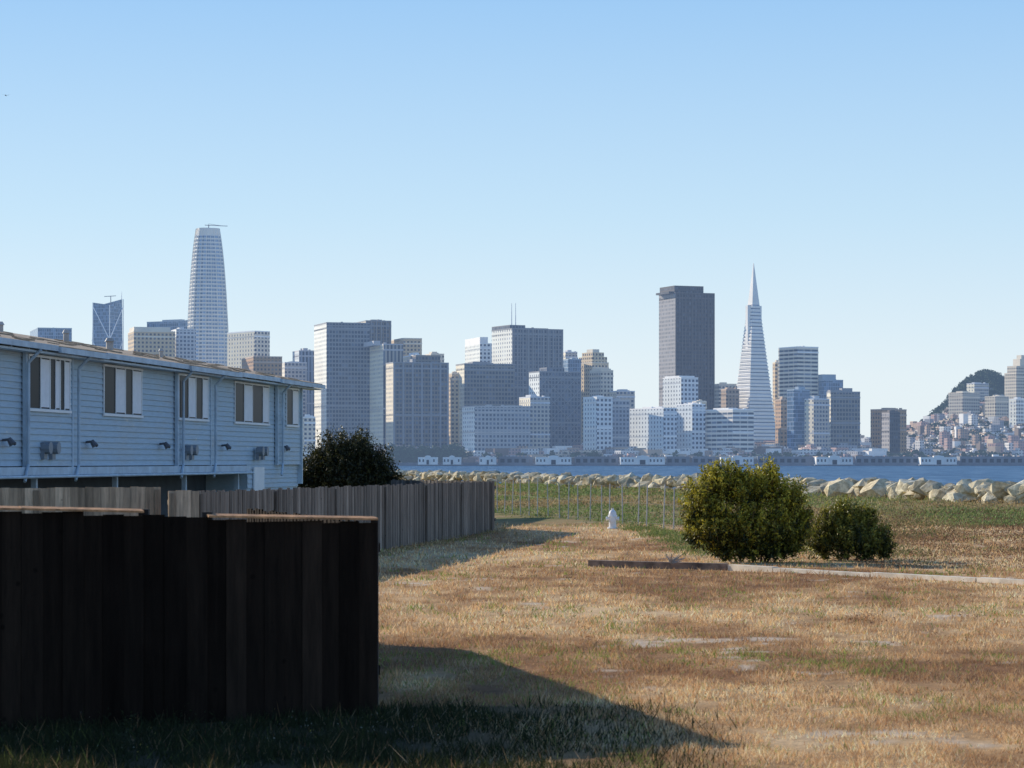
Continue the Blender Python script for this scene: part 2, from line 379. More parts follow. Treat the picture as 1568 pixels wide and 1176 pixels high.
mb=MB(); mb.obox((u(577,22.9)-.06,22.93,0),(.07,0,0),(0,.1,0),(0,0,1.84)); mb.obox((u(317,22.26)-.05,22.3,0),(.09,0,0),(0,.09,0),(0,0,1.93)); mb.obox((u(219,22)-.05,22.05,0),(.09,0,0),(0,.09,0),(0,0,1.96))
mb.make('end_posts',[simple('post_wood',(.02,.014,.01))],nf)
plank_fence('side_return',(u(577,22.9)-.06,23.05),(-3.6,33),1.8,1.75,.15,DB,1,dark,None,parent=nf,post=False)
mf=empty('weathered_wooden_fence')
plank_fence('long_run',(-6.15,47.5),(-.62,83.3),1.80,1.70,.17,(.30,.25,.205),1,gray,None,5.9,.025,parent=mf,vk=(.65,1.3))
plank_fence('end_return',(-.62,83.4),(-4.5,90),1.7,1.7,.14,(.2,.18,.16),1,gray,None,2.9,.02,parent=mf)
mf2=empty('weathered_wooden_fence')
plank_fence('cross_run',(-14,46.2),(u(246,48.5),48.5),1.86,1.88,.15,(.52,.41,.29),1,gray,None,2.4,.012,parent=mf2,vk=(.8,1.15))
plank_fence('short_run',(u(258,47.3),47.3),(-6.15,47.5),1.82,1.82,.15,(.55,.44,.32),1,gray,None,2.4,.012,parent=mf2,vk=(.8,1.15))
def wirefence():
    e=empty('wire_fence'); mb=MB(); A=Vector((-.75,112,0));B=Vector((6.1,83,0)); n=18
    for i in range(n+1):
        p=A.lerp(B,(i+random.uniform(-.2,.2))/n); h=1.55+random.uniform(-.12,.08)
        mb.cyl(p,p+Vector((random.uniform(-.06,.06),0,h)),.022,6)
    mb.make('metal_posts',[simple('galvanised_steel',(.42,.42,.40),.5,.25,3)],e)
    wb=MB()
    for zz in (.15,.85,1.45): wb.cyl(A+Vector((0,0,zz)),B+Vector((0,0,zz)),.004,4)
    wb.make('wires',[simple('wire_steel',(.2,.2,.19),.6,.1)],e)
wirefence()
# ---------------------------------------------------------------- kerbs
cm=simple('kerb_concrete',(.74,.64,.49),.9,.3,2.5)
mb=MB(); mb.obox((1.75,55.6,-.05),(3.0,-1.9,0),(.08,.2,0),(0,0,.17)); mb.make('timber_edging',[simple('old_timber',(.24,.17,.12),.9,.6,3)])
mb=MB()
a=Vector((4.78,53.7,-.05));e=Vector((5.6,-7.8,0)).normalized()
for i in range(9):
    mb.obox(a+e*(i*1.5)+Vector((random.uniform(-.02,.02),0,0)),e*1.47,Vector((.15,.12,0)),Vector((0,0,.14+random.uniform(-.03,.02))))
mb.make('concrete_kerb',[cm])
mb=MB()
p=Vector((3.55,54.1,.12))
for i in range(9):
    q=p+Vector((random.uniform(-.35,.35),random.uniform(-.2,.2),random.uniform(.02,.22))); mb.cyl(p,q,.02,5,0,.006)
    p2=p.lerp(q,.6); mb.cyl(p2,p2+Vector((random.uniform(-.25,.25),0,random.uniform(-.05,.12))),.01,4,0,.004)
mb.make('dead_branch',[simple('dead_wood',(.35,.32,.28))])
# ---------------------------------------------------------------- fire hydrant
def hydrant():
    e=empty('fire_hydrant',(u(938,86),86,gz(3.6,86)-.01)); wm=simple('white_hydrant_paint',(.80,.80,.78),.45,.08,6)
    prof=[(.0,0),(.19,0),(.19,.05),(.135,.06),(.13,.14),(.125,.30),(.13,.42),(.17,.43),(.17,.48),(.14,.49),(.135,.55),(.11,.62),(.065,.67),(.04,.68),(.04,.74),(0,.74)]
    mb=MB(); n=20
    for i in range(len(prof)-1):
        (r0,z0),(r1,z1)=prof[i],prof[i+1]
        for k in range(n):
            a=2*math.pi*k/n;b=2*math.pi*(k+1)/n
            mb.quad([(r0*math.cos(a),r0*math.sin(a),z0),(r0*math.cos(b),r0*math.sin(b),z0),(r1*math.cos(b),r1*math.sin(b),z1),(r1*math.cos(a),r1*math.sin(a),z1)])
    mb.make('barrel_and_bonnet',[wm],e)
    mb=MB()
    for s in (-1,1): mb.cyl((s*.1,0,.36),(s*.2,0,.36),.06,10); mb.cyl((s*.2,0,.36),(s*.235,0,.36),.075,8)
    mb.cyl((0,-.1,.33),(0,-.22,.33),.08,12); mb.cyl((0,-.22,.33),(0,-.25,.33),.095,8)
    mb.make('outlet_nozzles',[wm],e)
hydrant()
# ---------------------------------------------------------------- shrubs
def shrub(name,cx,cy,lumps,nspr,leaves,lsize,cols,stemr=.02,trunks=8,spread=.06,upb=0.0):
    e=empty(name,(cx,cy,0)); P=[];C=[];st=MB()
    wts=np.array([l[3]**2 for l in lumps]); wts=wts/wts.sum()
    for i in range(nspr):
        l=lumps[rng.choice(len(lumps),p=wts)]
        v=rng.normal(size=3); v[2]+=upb; v/=np.linalg.norm(v); v[2]=abs(v[2])*1.0 if rng.random()<.7 else v[2]
        r=l[3]*(.5+.75*rng.random()**1.1)
        tip=np.array([l[0]+v[0]*r,l[1]+v[1]*r,max(.08,l[2]+v[2]*r*1.3)])
        root=np.array([l[0]*.45+rng.normal()*.06,l[1]*.45,.0]); start=root*.2+np.array([l[0],l[1],max(.1,l[2]-l[3]*.6)])*.8
        start=start+(tip-start)*(.15 if upb==0 else .35)
        t=rng.random(leaves)**.8
        pp=start+(tip-start)*t[:,None]+rng.normal(size=(leaves,3))*spread*(1.15-.6*t[:,None])
        pp[:,2]=np.maximum(pp[:,2],.03); P.append(pp)
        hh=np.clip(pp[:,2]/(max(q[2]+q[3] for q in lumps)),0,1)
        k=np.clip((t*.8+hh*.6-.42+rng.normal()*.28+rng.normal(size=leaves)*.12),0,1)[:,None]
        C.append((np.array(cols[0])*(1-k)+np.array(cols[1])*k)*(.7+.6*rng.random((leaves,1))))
        if i%5==0: st.cyl(tuple(start),tuple(tip),.007,4,0,.003)
    for i in range(trunks):
        l=lumps[i%len(lumps)]
        mid=(l[0]*.55+random.uniform(-.1,.1),l[1]*.5,l[2]*.5)
        st.cyl((l[0]*.3+random.uniform(-.1,.1),0,-.05),mid,stemr*1.6,6,0,stemr); st.cyl(mid,(l[0],l[1],l[2]+l[3]*.3),stemr,6,0,stemr*.4)
    P=np.concatenate(P);C=np.concatenate(C)
    st.make('branches',[simple(name+'_bark',(.12,.085,.06))],e)
    np_mesh('foliage',leafquads(P,lsize*(.6+.8*rng.random(len(P))),.42,up=.7),4,C,vcol(name+'_leaves',.5,.3,0,.35),e)
big=[(-1.12,0,1.35,.52),(-.62,.1,1.85,.46),(-.8,-.2,.75,.6),(0,-.1,1.6,.5),(.45,.1,1.85,.42),(.97,0,1.4,.48),(.6,-.3,.75,.6),(1.18,.0,.7,.42),(-.1,-.35,.7,.6),(-1.2,.1,.65,.38),(.12,.3,1.8,.34),(-.85,.2,2.0,.32),(-.3,0,2.05,.2),(.55,.1,2.15,.2),
     (-.7,-.1,.3,.4),(-.1,-.2,.28,.4),(.5,-.2,.28,.42),(1.0,-.1,.28,.34),(-1.38,0,1.0,.26),(1.34,0,1.0,.24)]
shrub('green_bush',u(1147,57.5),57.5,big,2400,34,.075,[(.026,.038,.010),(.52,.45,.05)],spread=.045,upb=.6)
small=[(-.5,0,.8,.40),(0,0,1.0,.38),(.35,.1,.9,.36),(.75,0,.5,.34),(-.1,-.3,.4,.42),(.35,-.3,.35,.42),(-.7,-.1,.35,.38),(.9,0,.25,.26),(-.2,.1,1.25,.18),(.5,.1,1.15,.16)]
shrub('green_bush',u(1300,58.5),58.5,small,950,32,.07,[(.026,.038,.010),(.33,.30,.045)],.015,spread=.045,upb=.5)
hs=[(-1.6,0,1.8,1.0),(-.6,0,2.5,1.1),(.5,0,2.6,1.05),(1.5,0,2.1,1.0),(2.1,0,1.3,.8),(0,-.5,1.4,1.4),(-2,0,1.0,.9),(1.2,-.4,1.0,1.1),(.7,.3,3.0,.6)]
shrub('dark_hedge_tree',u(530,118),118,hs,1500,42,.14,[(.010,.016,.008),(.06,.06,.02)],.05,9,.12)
# ---------------------------------------------------------------- row house
def house():
    E=empty('row_house'); O=Vector((-14.7,69.5,0)); e=Vector((.1391,.9903,0)); n=Vector((.9903,-.1391,0)); Z=Vector((0,0,1))
    def H(s,nn,z): return O+e*s+n*nn+Z*z
    def S(px): 
        uu=(px-784)/F; d=24.465/(.1405-uu); return (d-69.5)*1.0098
    s0,s1=-26,37.6
    m,nt,b=nmat('blue_lap_siding')
    f=noisef(nt,.7,5,.65,sc3=(1,.5,2.2)); f2=noisef(nt,6,4,.6,sc3=(1,.3,3)); f3=noisef(nt,2.2,6,.75,sc3=(1,.6,2))
    c=mixc(nt,ramp(nt,f,[(.45,0.),(.75,.45)]),(.42,.55,.64),(.52,.50,.45)); c=mixc(nt,.35,c,ramp(nt,f2,[(.3,(.6,.6,.6)),(.6,(1,1,1))]),'MULTIPLY')
    c=mixc(nt,ramp(nt,f3,[(.62,0.),(.68,.7)]),c,(.72,.70,.62))
    nt.links.new(c,b.inputs['Base Color']); b.inputs['Roughness'].default_value=.6
    mb=MB(); z=2.25; bh=.19
    jog=[(s0,S(33),0),(S(33),S(104),.12),(S(104),S(266),0),(S(266),S(317),.12),(S(317),S(420),0),(S(420),s1,.12)]
    while z<5.62:
        for (a,bb,jn) in jog:
            h=min(bh,5.66-z)
            mb.quad([H(a,jn+.035,z),H(bb,jn+.035,z),H(bb,jn+.0,z+h),H(a,jn+.0,z+h)]); mb.quad([H(a,jn,z),H(bb,jn,z),H(bb,jn+.035,z),H(a,jn+.035,z)])
        z+=bh
    mb.make('lap_siding',[m],E)
    wall=simple('house_wall_dark',(.06,.075,.09),.8); trim=simple('blue_trim',(.46,.57,.65),.55,.2); white=simple('white_frame',(.82,.84,.84),.5,.05)
    mb=MB(); mb.obox(H(s0,-8,2.2),e*(s1-s0),n*7.95,Z*3.45)
    for (a,bb,jn) in jog:
        if jn: mb.obox(H(a,-.05,2.25),e*(bb-a),n*.165,Z*3.4)
    mb.obox(H(s0,-7.5,-.1),e*(s1-s0-.4),n*5.8,Z*2.3)
    mb.make('wall_core',[wall],E)
    mb=MB(); mb.obox(H(s0,-.05,1.98),e*(S(376)-s0),n*.25,Z*.24)
    mb.obox(H(s1-.05,-.03,1.4),e*.14,n*.25,Z*4.25)
    for px in (33,104,266,317,420): mb.obox(H(S(px)-.06,.05,2.22),e*.12,n*.12,Z*3.4)
    mb.make('trim_boards',[trim],E)
    mb=MB(); z=1.3
    while z<2.2:
        a,bb=S(378),s1; mb.quad([H(a,.035,z),H(bb,.035,z),H(bb,0,z+bh),H(a,0,z+bh)]); z+=bh
    mb.obox(H(S(378),-3,-.05),e*(s1-S(378)),n*2.99,Z*2.24)
    mb.make('end_bay_siding',[m],E)
    mb=MB(); mb.obox(H(S(386),.04,0),e*1.7,n*.06,Z*2.15); mb.make('white_door',[white],E)
    mb=MB()
    for px in (-40,62,185,290,370): mb.obox(H(S(px),-.3,0),e*.16,n*.16,Z*2.0)
    mb.make('porch_posts',[trim],E)
    rm,nt,b=nmat('roof_gravel'); f=noisef(nt,2.5,6,.75)
    nt.links.new(ramp(nt,f,[(.3,(.22,.15,.09)),(.7,(.60,.45,.30))]),b.inputs['Base Color']); b.inputs['Roughness'].default_value=.95
    mb=MB(); r1=s1+2.6
    mb.obox(H(s0,.55,5.82),e*(r1-s0),n*-5.05+Z*.95,Z*.06); mb.obox(H(s0,-9.5,5.82),e*(r1-s0),n*4.95+Z*.95,Z*.06)
    for i in range(150):
        s=random.uniform(s0,r1-1); nn=random.uniform(-4.3,.3); zb=5.885+(.55-nn)*.188; mb.obox(H(s,nn,zb),e*random.uniform(.4,1.4),n*.25-Z*.047,Z*random.uniform(.02,.05))
    mb.make('roof_slopes',[rm],E)
    mb=MB(); segs=[(s0,S(60),.60,5.70),(S(60),S(137),.68,5.66),(S(137),S(265),.60,5.70),(S(265),S(345),.68,5.66),(S(345),S(408),.60,5.70),(S(408),r1,.68,5.66)]
    for a,bb,jn,zz in segs: mb.obox(H(a,jn-.08,zz),e*(bb-a-.03),n*.1,Z*.17)
    mb.obox(H(s0,-.0,5.60),e*(r1-s0),n*.5,Z*.06)
    for i in range(44): mb.obox(H(s0+i*1.5,0,5.665),e*.08,n*.5,Z*.12)
    mb.obox(H(r1,.5,5.7),n*-5.0+Z*.95,e*.04,Z*.16)
    mb.make('eaves_and_fascia',[trim],E)
    glass,nt,b=nmat('window_glass'); b.inputs['Base Color'].default_value=(.012,.014,.018,1); b.inputs['Roughness'].default_value=.3; b.inputs['Specular IOR Level'].default_value=.05
    curt=simple('curtain',(.86,.87,.87),.9,.06,4)
    fr=MB();gl=MB();cu=MB()
    def win(a,bb,jn,pat):
        z0,z1=3.98,5.5
        fr.obox(H(a-.08,jn+.03,z0-.1),e*(bb-a+.16),n*.06,Z*.08); fr.obox(H(a-.08,jn+.03,z1),e*(bb-a+.16),n*.05,Z*.07)
        gl.obox(H(a,jn-.02,z0),e*(bb-a),n*.062,Z*(z1-z0))
        tot=sum(w for w,_ in pat); s=a
        for wdt,k in pat:
            w_=wdt/tot*(bb-a)
            fr.obox(H(s-.03,jn+.03,z0),e*.06,n*.035,Z*(z1-z0))
            if k: cu.obox(H(s+.05,jn+.044,z0+.04),e*(w_-.10),n*.012,Z*(z1-z0-.08))
            s+=w_
        fr.obox(H(bb-.03,jn+.03,z0),e*.06,n*.035,Z*(z1-z0))
    pt=[(1,0),(1,1),(1.1,0),(1,1)]
    win(S(36),S(99),.12,[(1.2,0),(1.0,1),(.6,0),(.5,1),(.5,0),(.6,1)]); win(S(157),S(215),0,[(1.2,0),(1,1),(.8,0),(1,1)]); win(S(267),S(312),.12,[(1.2,0),(.9,1),(.9,0),(.7,1)]); win(S(358),S(410),0,[(1,0),(.9,1),(1.2,0),(.7,1)]); win(S(433),S(451),.12,[(.9,0),(.8,1)])
    win(S(-60),S(-10),0,pt)
    fr.make('window_frames',[white],E);gl.make('window_glass',[glass],E);cu.make('curtains',[curt],E)
    mb=MB()
    for px in (30,108,270,320,424):
        s=S(px)+.1; mb.cyl(H(s,.24,2.3),H(s,.24,5.3),.05,8); mb.cyl(H(s,.24,5.3),H(s,.62,5.68),.05,8); mb.cyl(H(s,.24,2.3),H(s-.5,.30,1.8),.05,8)
    mb.cyl(H(s0,.32,1.93),H(S(376),.32,1.93),.045,8)
    mb.make('downspouts',[trim],E)
    mb=MB()
    for px in (55,275,387):
        for k in (0,.75):
            s=S(px)+k; mb.obox(H(s,.12,2.45),e*.3,n*.14,Z*.5); mb.cyl(H(s+.15,.15,2.8),H(s+.15,.42,2.8),.19,10)
    mb.make('meter_boxes',[simple('meter_gray',(.22,.25,.28),.5,.2)],E)
    mb=MB()
    for px in (2,130,243,338,430):
        s=S(px); mb.cyl(H(s,.03,3.0),H(s,.22,3.02),.04,8); mb.cyl(H(s,.22,3.05),H(s+.0,.34,2.88),.07,8,0,.11); mb.cyl(H(s,.2,3.0),H(s+.3,.3,2.9),.03,6,0,.06)
    mb.make('wall_lamps',[simple('lamp_metal',(.10,.10,.11),.5)],E)
    mb=MB(); 
    for px,nn,h,r in ((192,-1.8,.5,.13),(66,-2.8,.42,.10),(38,-3.2,.5,.03),(30,-3.6,.55,.03),(196,-3.5,.5,.1),(300,-2.5,.4,.08)):
        s=S(px)+4; zb=5.82+(.55-nn)*.188; mb.cyl(H(s,nn,zb-.1),H(s,nn,zb+h*.75),r,8); mb.cyl(H(s,nn,zb+h*.75),H(s,nn,zb+h),r*1.4,8,0,r*.8)
    mb.make('roof_vents',[simple('vent_metal',(.45,.42,.38),.6)],E)
house()
# ---------------------------------------------------------------- city land with hills
def cz(x,y):
    uu=x/y
    sm=lambda a:max(0,min(1,a))**2*(3-2*max(0,min(1,a)))
    g=sm((uu-.12)/.075); z=g*66*sm((y-2880)/1050)
    z+=92*math.exp(-(((uu-.196)/.019)**2))*math.exp(-((y-4400)/330)**2)
    z+=sm((.18-uu)/.1)*22*sm((y-3100)/700)
    return z
def city_land():
    V=[];Fc=[]; X=np.linspace(-2600,2600,220); Y=np.concatenate([[2735],np.linspace(2736,5600,80)])
    for y in Y:
        for x in X: V.append((x,y,cz(x,y) if y>2736 else -3.6))
    n=len(X)
    for j in range(len(Y)-1):
        for i in range(n-1): a=j*n+i; Fc.append((a,a+1,a+n+1,a+n))
    me=bpy.data.meshes.new('city_hills'); me.from_pydata(V,[],Fc); me.update()
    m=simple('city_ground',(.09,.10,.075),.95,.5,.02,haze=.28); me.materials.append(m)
    COL.objects.link(bpy.data.objects.new('city_hills',me))
city_land()
# ---------------------------------------------------------------- towers
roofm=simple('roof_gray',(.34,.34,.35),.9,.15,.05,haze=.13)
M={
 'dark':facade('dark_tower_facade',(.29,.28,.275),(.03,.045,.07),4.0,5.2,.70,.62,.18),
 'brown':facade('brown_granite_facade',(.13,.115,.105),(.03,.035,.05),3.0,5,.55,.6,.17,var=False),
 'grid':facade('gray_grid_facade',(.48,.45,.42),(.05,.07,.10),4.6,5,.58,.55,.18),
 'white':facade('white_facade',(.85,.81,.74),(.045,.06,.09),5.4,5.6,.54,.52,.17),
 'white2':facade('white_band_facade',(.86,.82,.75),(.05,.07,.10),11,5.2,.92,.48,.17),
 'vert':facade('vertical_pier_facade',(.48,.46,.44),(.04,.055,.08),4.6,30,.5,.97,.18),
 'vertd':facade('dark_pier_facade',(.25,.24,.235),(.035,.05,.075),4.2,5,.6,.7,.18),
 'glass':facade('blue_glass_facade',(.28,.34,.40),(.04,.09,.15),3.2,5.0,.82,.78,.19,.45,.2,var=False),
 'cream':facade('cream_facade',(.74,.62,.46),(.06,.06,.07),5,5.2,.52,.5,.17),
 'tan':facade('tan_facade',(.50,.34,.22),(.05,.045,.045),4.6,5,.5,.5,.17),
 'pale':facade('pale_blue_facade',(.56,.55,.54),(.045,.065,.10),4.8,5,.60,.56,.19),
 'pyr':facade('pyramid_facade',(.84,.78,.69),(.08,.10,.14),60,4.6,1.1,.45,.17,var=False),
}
END=facade('painted_sunlit_side',(.95,.89,.79),(.16,.17,.19),6.5,5.2,.34,.5,.15)  # paler facade for left faces: sunlight put into the wall colour
LITSIDE_BROWN=facade('brown_painted_sunlit_side',(.36,.33,.31),(.08,.08,.09),4.5,5.2,.5,.55,.17,var=False)  # lighter left face of brown towers, sunlight put into its colour
def footprint(x0,xs,x1,d,a):
    c,s=math.cos(math.radians(a)),math.sin(math.radians(a)); u0,us,u1=[(p-784)/F for p in (x0,xs,x1)]
    Sx=us*d; wf=(u1*d-Sx)/(c-u1*s); wl=(Sx-u0*d)/max(.05,(s+u0*c)) if xs>x0 else 30
    wl=min(max(wl,8),150); return (Sx,d),wf,wl,(c,s)
def tower(name,x0,xs,x1,yt,d,mat,a=17,tops=(),ribs=None,zb=None):
    (sx,sy),wf,wl,(c,s)=footprint(x0,xs,x1,d,a); k=d/F
    zt=CAMZ+(HZ-yt)*k; 
    def P(f,g): return (sx+f*wf*c-g*wl*s, sy+f*wf*s+g*wl*c)
    def rect(f0,f1,g0,g1): return [P(f0,g0),P(f1,g0),P(f1,g1),P(f0,g1)]
    z0=-1 if zb is None else zb
    mb=MB(); mb.prism(rect(0,1,0,1),z0,zt,0,1)
    if mat in ('dark','grid','pale','vert','vertd','brown','white'): mb.m[3]=3  # left face takes the facade with painted-in sunlight
    for (f0,f1,g0,g1) in ((-.004,1.004,-.006,.012),(-.004,.01,.012,1.004),(.99,1.004,.012,1.004)): mb.prism(rect(f0,f1,g0,g1),zt+.003,zt+1.4,2,2)
    for (f0,f1,g0,g1,y2,mi) in tops: mb.prism(rect(f0,f1,g0,g1),zt+.002,CAMZ+(HZ-y2)*k,mi,1)
    if not tops:
        f0=random.uniform(.15,.4); mb.prism(rect(f0,f0+random.uniform(.25,.45),.25,.7),zt+.002,zt+random.uniform(2.5,5),2,1)
        f0=random.uniform(.05,.8); mb.prism(rect(f0,f0+.08,.1,.25),zt+.002,zt+random.uniform(1.5,3),2,1)
    for i in range(3):
        f=random.uniform(.1,.85); g=random.uniform(.1,.6); mb.prism(rect(f,f+2.5/wf,g,g+3/wl),zt+.004,zt+random.uniform(1.8,3.4),2,1)
    if zt-z0>45 and mat!='glass':
        for zz in (z0+12,z0+(zt-z0)*random.uniform(.4,.65),zt-7):
            mb.prism(rect(0,1+.3/wf,-.3/wl,1),zz,zz+2.0,2,2)
    if ribs:
        nr=int(wf/ribs); w=ribs*.2
        for i in range(nr+1):
            f=min(i/nr,1-w/wf); q=rect(f,f+w/wf,-.9/wl,-.05/wl); mb.prism(q,z0,zt+.5,2,2)
    return mb.make(name,[M[mat],roofm,WALL[mat],LITSIDE_BROWN if mat=='brown' else END])  # END is the paler left-face facade with painted-in sunlight
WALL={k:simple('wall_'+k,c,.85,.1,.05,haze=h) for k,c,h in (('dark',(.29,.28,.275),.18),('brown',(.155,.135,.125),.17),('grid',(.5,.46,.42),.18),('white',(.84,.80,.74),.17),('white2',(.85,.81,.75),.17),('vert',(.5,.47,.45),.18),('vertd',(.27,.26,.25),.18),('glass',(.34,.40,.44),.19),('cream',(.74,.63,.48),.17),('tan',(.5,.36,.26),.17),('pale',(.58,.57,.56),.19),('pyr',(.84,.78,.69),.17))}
T=tower
OT='office_tower'
T(OT,46,58,110,503,3500,'glass')
T(OT,196,205,268,508,3050,'cream',tops=((0.02,.9,.1,.9,500,2),))
T(OT,225,290,303,492,3350,'glass',a=60)
T(OT,262,270,300,505,3100,'pale')
T(OT,348,390,413,508,3150,'white',a=40,tops=((.0,.9,.1,.9,506,2),))
T(OT,370,388,432,547,3000,'tan')
T(OT,428,436,470,556,3100,'pale')
T(OT,448,458,484,538,3150,'vert')
T(OT,462,466,483,640,2900,'white')
T(OT,545,560,599,492,3250,'vertd',ribs=6)
T(OT,481,500,566,495,3000,'dark',tops=((.02,.98,.05,.95,493.5,2),))
T(OT,598,618,646,519,3250,'cream',tops=((.0,.6,.1,.9,517,2),))
T(OT,565,587,617,528,2950,'vert',tops=((-.35,.0,.2,.9,521,2),))
T(OT,617,633,652,545,3050,'white')
T(OT,591,602,687,556,2900,'dark',ribs=11,tops=((.42,.86,.1,.8,543,0),(.36,.42,.1,.8,549,2)))
T(OT,650,660,680,543,3100,'cream')
T(OT,686,692,703,573,2980,'cream')
T(OT,698,711,788,558,2960,'dark',tops=((.2,.55,.2,.8,553,2),))
T(OT,712,735,757,527,3250,'white',tops=((.0,.55,.0,1,516,2),))
o=T(OT,753,784,862,504,3050,'vertd',a=26,ribs=7,tops=((.0,.3,.1,1,497,0),(.3,.75,.1,.9,501,2)))
mb=MB(); 
for px,yy in ((783.5,464),(789.5,464)): k=3080/F; mb.cyl(((px-784)*k,3080,150),((px-784)*k,3080,CAMZ+(HZ-yy)*k),1.0,6,0,.25)
mb.make('antenna_masts',[simple('mast_steel',(.55,.55,.55),.5,.1,haze=.15)],o)
T(OT,857,866,884,540,3200,'pale'); T(OT,862,870,890,551,3150,'glass')
T(OT,708,727,812,623,2830,'grid',a=20,tops=((.3,.36,.2,.5,619,2),(.62,.9,.2,.7,620,2)))
T(OT,795,812,842,609,2870,'pale',a=22)
def braced():
    x0,xs,x1,yt,d,a=810,826,890,570,2900,22
    o=T('braced_office_tower',x0,xs,x1,yt,d,'vertd',a,tops=((.2,.62,.1,.8,562,0),))
    (sx,sy),wf,wl,(c,s)=footprint(x0,xs,x1,d,a); zt=CAMZ+(HZ-yt)*d/F; mb=MB()
    n=6
    for i in range(n):
        z0=zt*i/n; z1=zt*(i+1)/n
        for f0,f1 in ((0,.33),(.33,.67),(.67,1)):
            for za,zb in ((z0,z1),(z1,z0)):
                mb.cyl((sx+f0*wf*c+s*.3,sy+f0*wf*s-c*.3,za),(sx+f1*wf*c+s*.3,sy+f1*wf*s-c*.3,zb),.45,4)
    mb.make('cross_bracing',[WALL['vertd']],o)
braced()
T('art_deco_tower',884,907,932,556,3150,'cream',a=30,tops=((.05,.95,.05,.95,546,0),(.15,.85,.15,.85,539,0),(.3,.7,.3,.7,534,2)))
T(OT,903,920,939,568,3000,'cream',a=30,tops=((.1,.9,.1,.9,564,2),))
T(OT,930,944,972,600,2980,'pale'); T(OT,893,914,938,609,2850,'white',a=28); T(OT,925,938,964,614,2870,'grid',a=22)
T(OT,1015,1043,1069,579,3000,'white',a=28,tops=((.0,.9,.1,.9,575,2),))
T('granite_skyscraper',1009,1034,1094,449,3200,'brown',a=22,ribs=4.6,tops=((.0,.74,.05,.95,437,0),(-.12,.0,.1,.9,446,0)))
T(OT,962,1016,1036,626,2850,'white',a=30); T(OT,1036,1060,1080,620,2870,'white',a=30); T(OT,1060,1066,1082,616,2900,'cream')
T(OT,1075,1122,1154,628,2840,'white2',a=30,tops=((.1,.5,.2,.7,624,2),))
T(OT,1094,1101,1130,589,3200,'cream'); T(OT,1104,1112,1132,597,3100,'tan')
def pyramid():
    d=3100;k=d/F;cx=(1157.5-784)*k; a=math.radians(28); c,s=math.cos(a),math.sin(a)
    def sq(r): 
        pts=[(-r,-r),(r,-r),(r,r),(-r,r)]; return [(cx+x*c-y*s,d+30+x*s+y*c) for x,y in pts]
    Ht=CAMZ+(HZ-400)*k; half=lambda z: 25.5*(1-z/Ht)+.15
    mb=MB()
    mb.prism(sq(half(18)),8,Ht*.80,0,1,top=sq(half(Ht*.80)))
    mb.prism(sq(half(Ht*.80)),Ht*.80+.003,Ht,2,2,top=sq(.3))
    z=22
    while z<Ht*.78:
        mb.prism(sq(half(z)+.35),z,z+1.9,2,2,top=sq(half(z+1.9)+.35)); z+=4.6
    r=half(0)
    for i in range(8):
        f=-r+2*r*i/7
        for (x,y) in ((f,-r),(-r,f)):
            px,py=cx+x*c-y*s,d+30+x*s+y*c; mb.cyl((px,py,-1),(px,py,16),1.2,5,2)
    zt=CAMZ+(HZ-466)*k; z0=zt-62
    hw=half(z0)*.92
    for sg in (-1,1):
        pts=[(sg*2,-2.6),(sg*hw,-2.6),(sg*hw,2.6),(sg*2,2.6)]
        if sg<0: pts=pts[::-1]
        mb.prism([(cx+x*c-y*s,d+30+x*s+y*c) for x,y in pts],z0,zt,2,2)
    mb.make('pyramid_skyscraper',[M['pyr'],roofm,WALL['pyr']])
pyramid()
T(OT,1183,1187,1196,556,3250,'cream')
T(OT,1192,1221,1253,532,3150,'white2',a=28,tops=((.05,.95,.05,.95,530.5,2),))
T(OT,1250,1262,1291,583,3150,'glass',tops=((.0,.7,.2,.8,573,2),))
T(OT,1187,1196,1207,613,2950,'tan'); T(OT,1205,1216,1240,598,2900,'glass',a=35); T(OT,1232,1246,1270,612,2880,'pale',a=35)
T(OT,1266,1272,1317,601,2920,'dark',tops=((.4,.75,.1,.8,594,2),(.0,.38,.1,.8,597,2)))
T(OT,1333,1352,1388,628,3000,'tan',a=35,tops=((.3,.7,.3,.7,624,2),)); T(OT,1350,1362,1378,632,2950,'brown')
T('apartment_tower',1538,1556,1580,572,3900,'cream',a=30,tops=((.1,.95,.1,.9,560,0),(.4,.95,.2,.8,549,2),(.55,.85,.3,.7,543,2)),zb=30)
T('apartment_tower',1480,1492,1514,588,4050,'pale',a=35,zb=30); T('apartment_tower',1452,1474,1500,602,3850,'cream',a=35,zb=30)
T('apartment_tower',1508,1524,1545,608,3700,'cream',a=35,zb=30); T('apartment_tower',1545,1556,1575,612,3600,'white',a=35,zb=30)
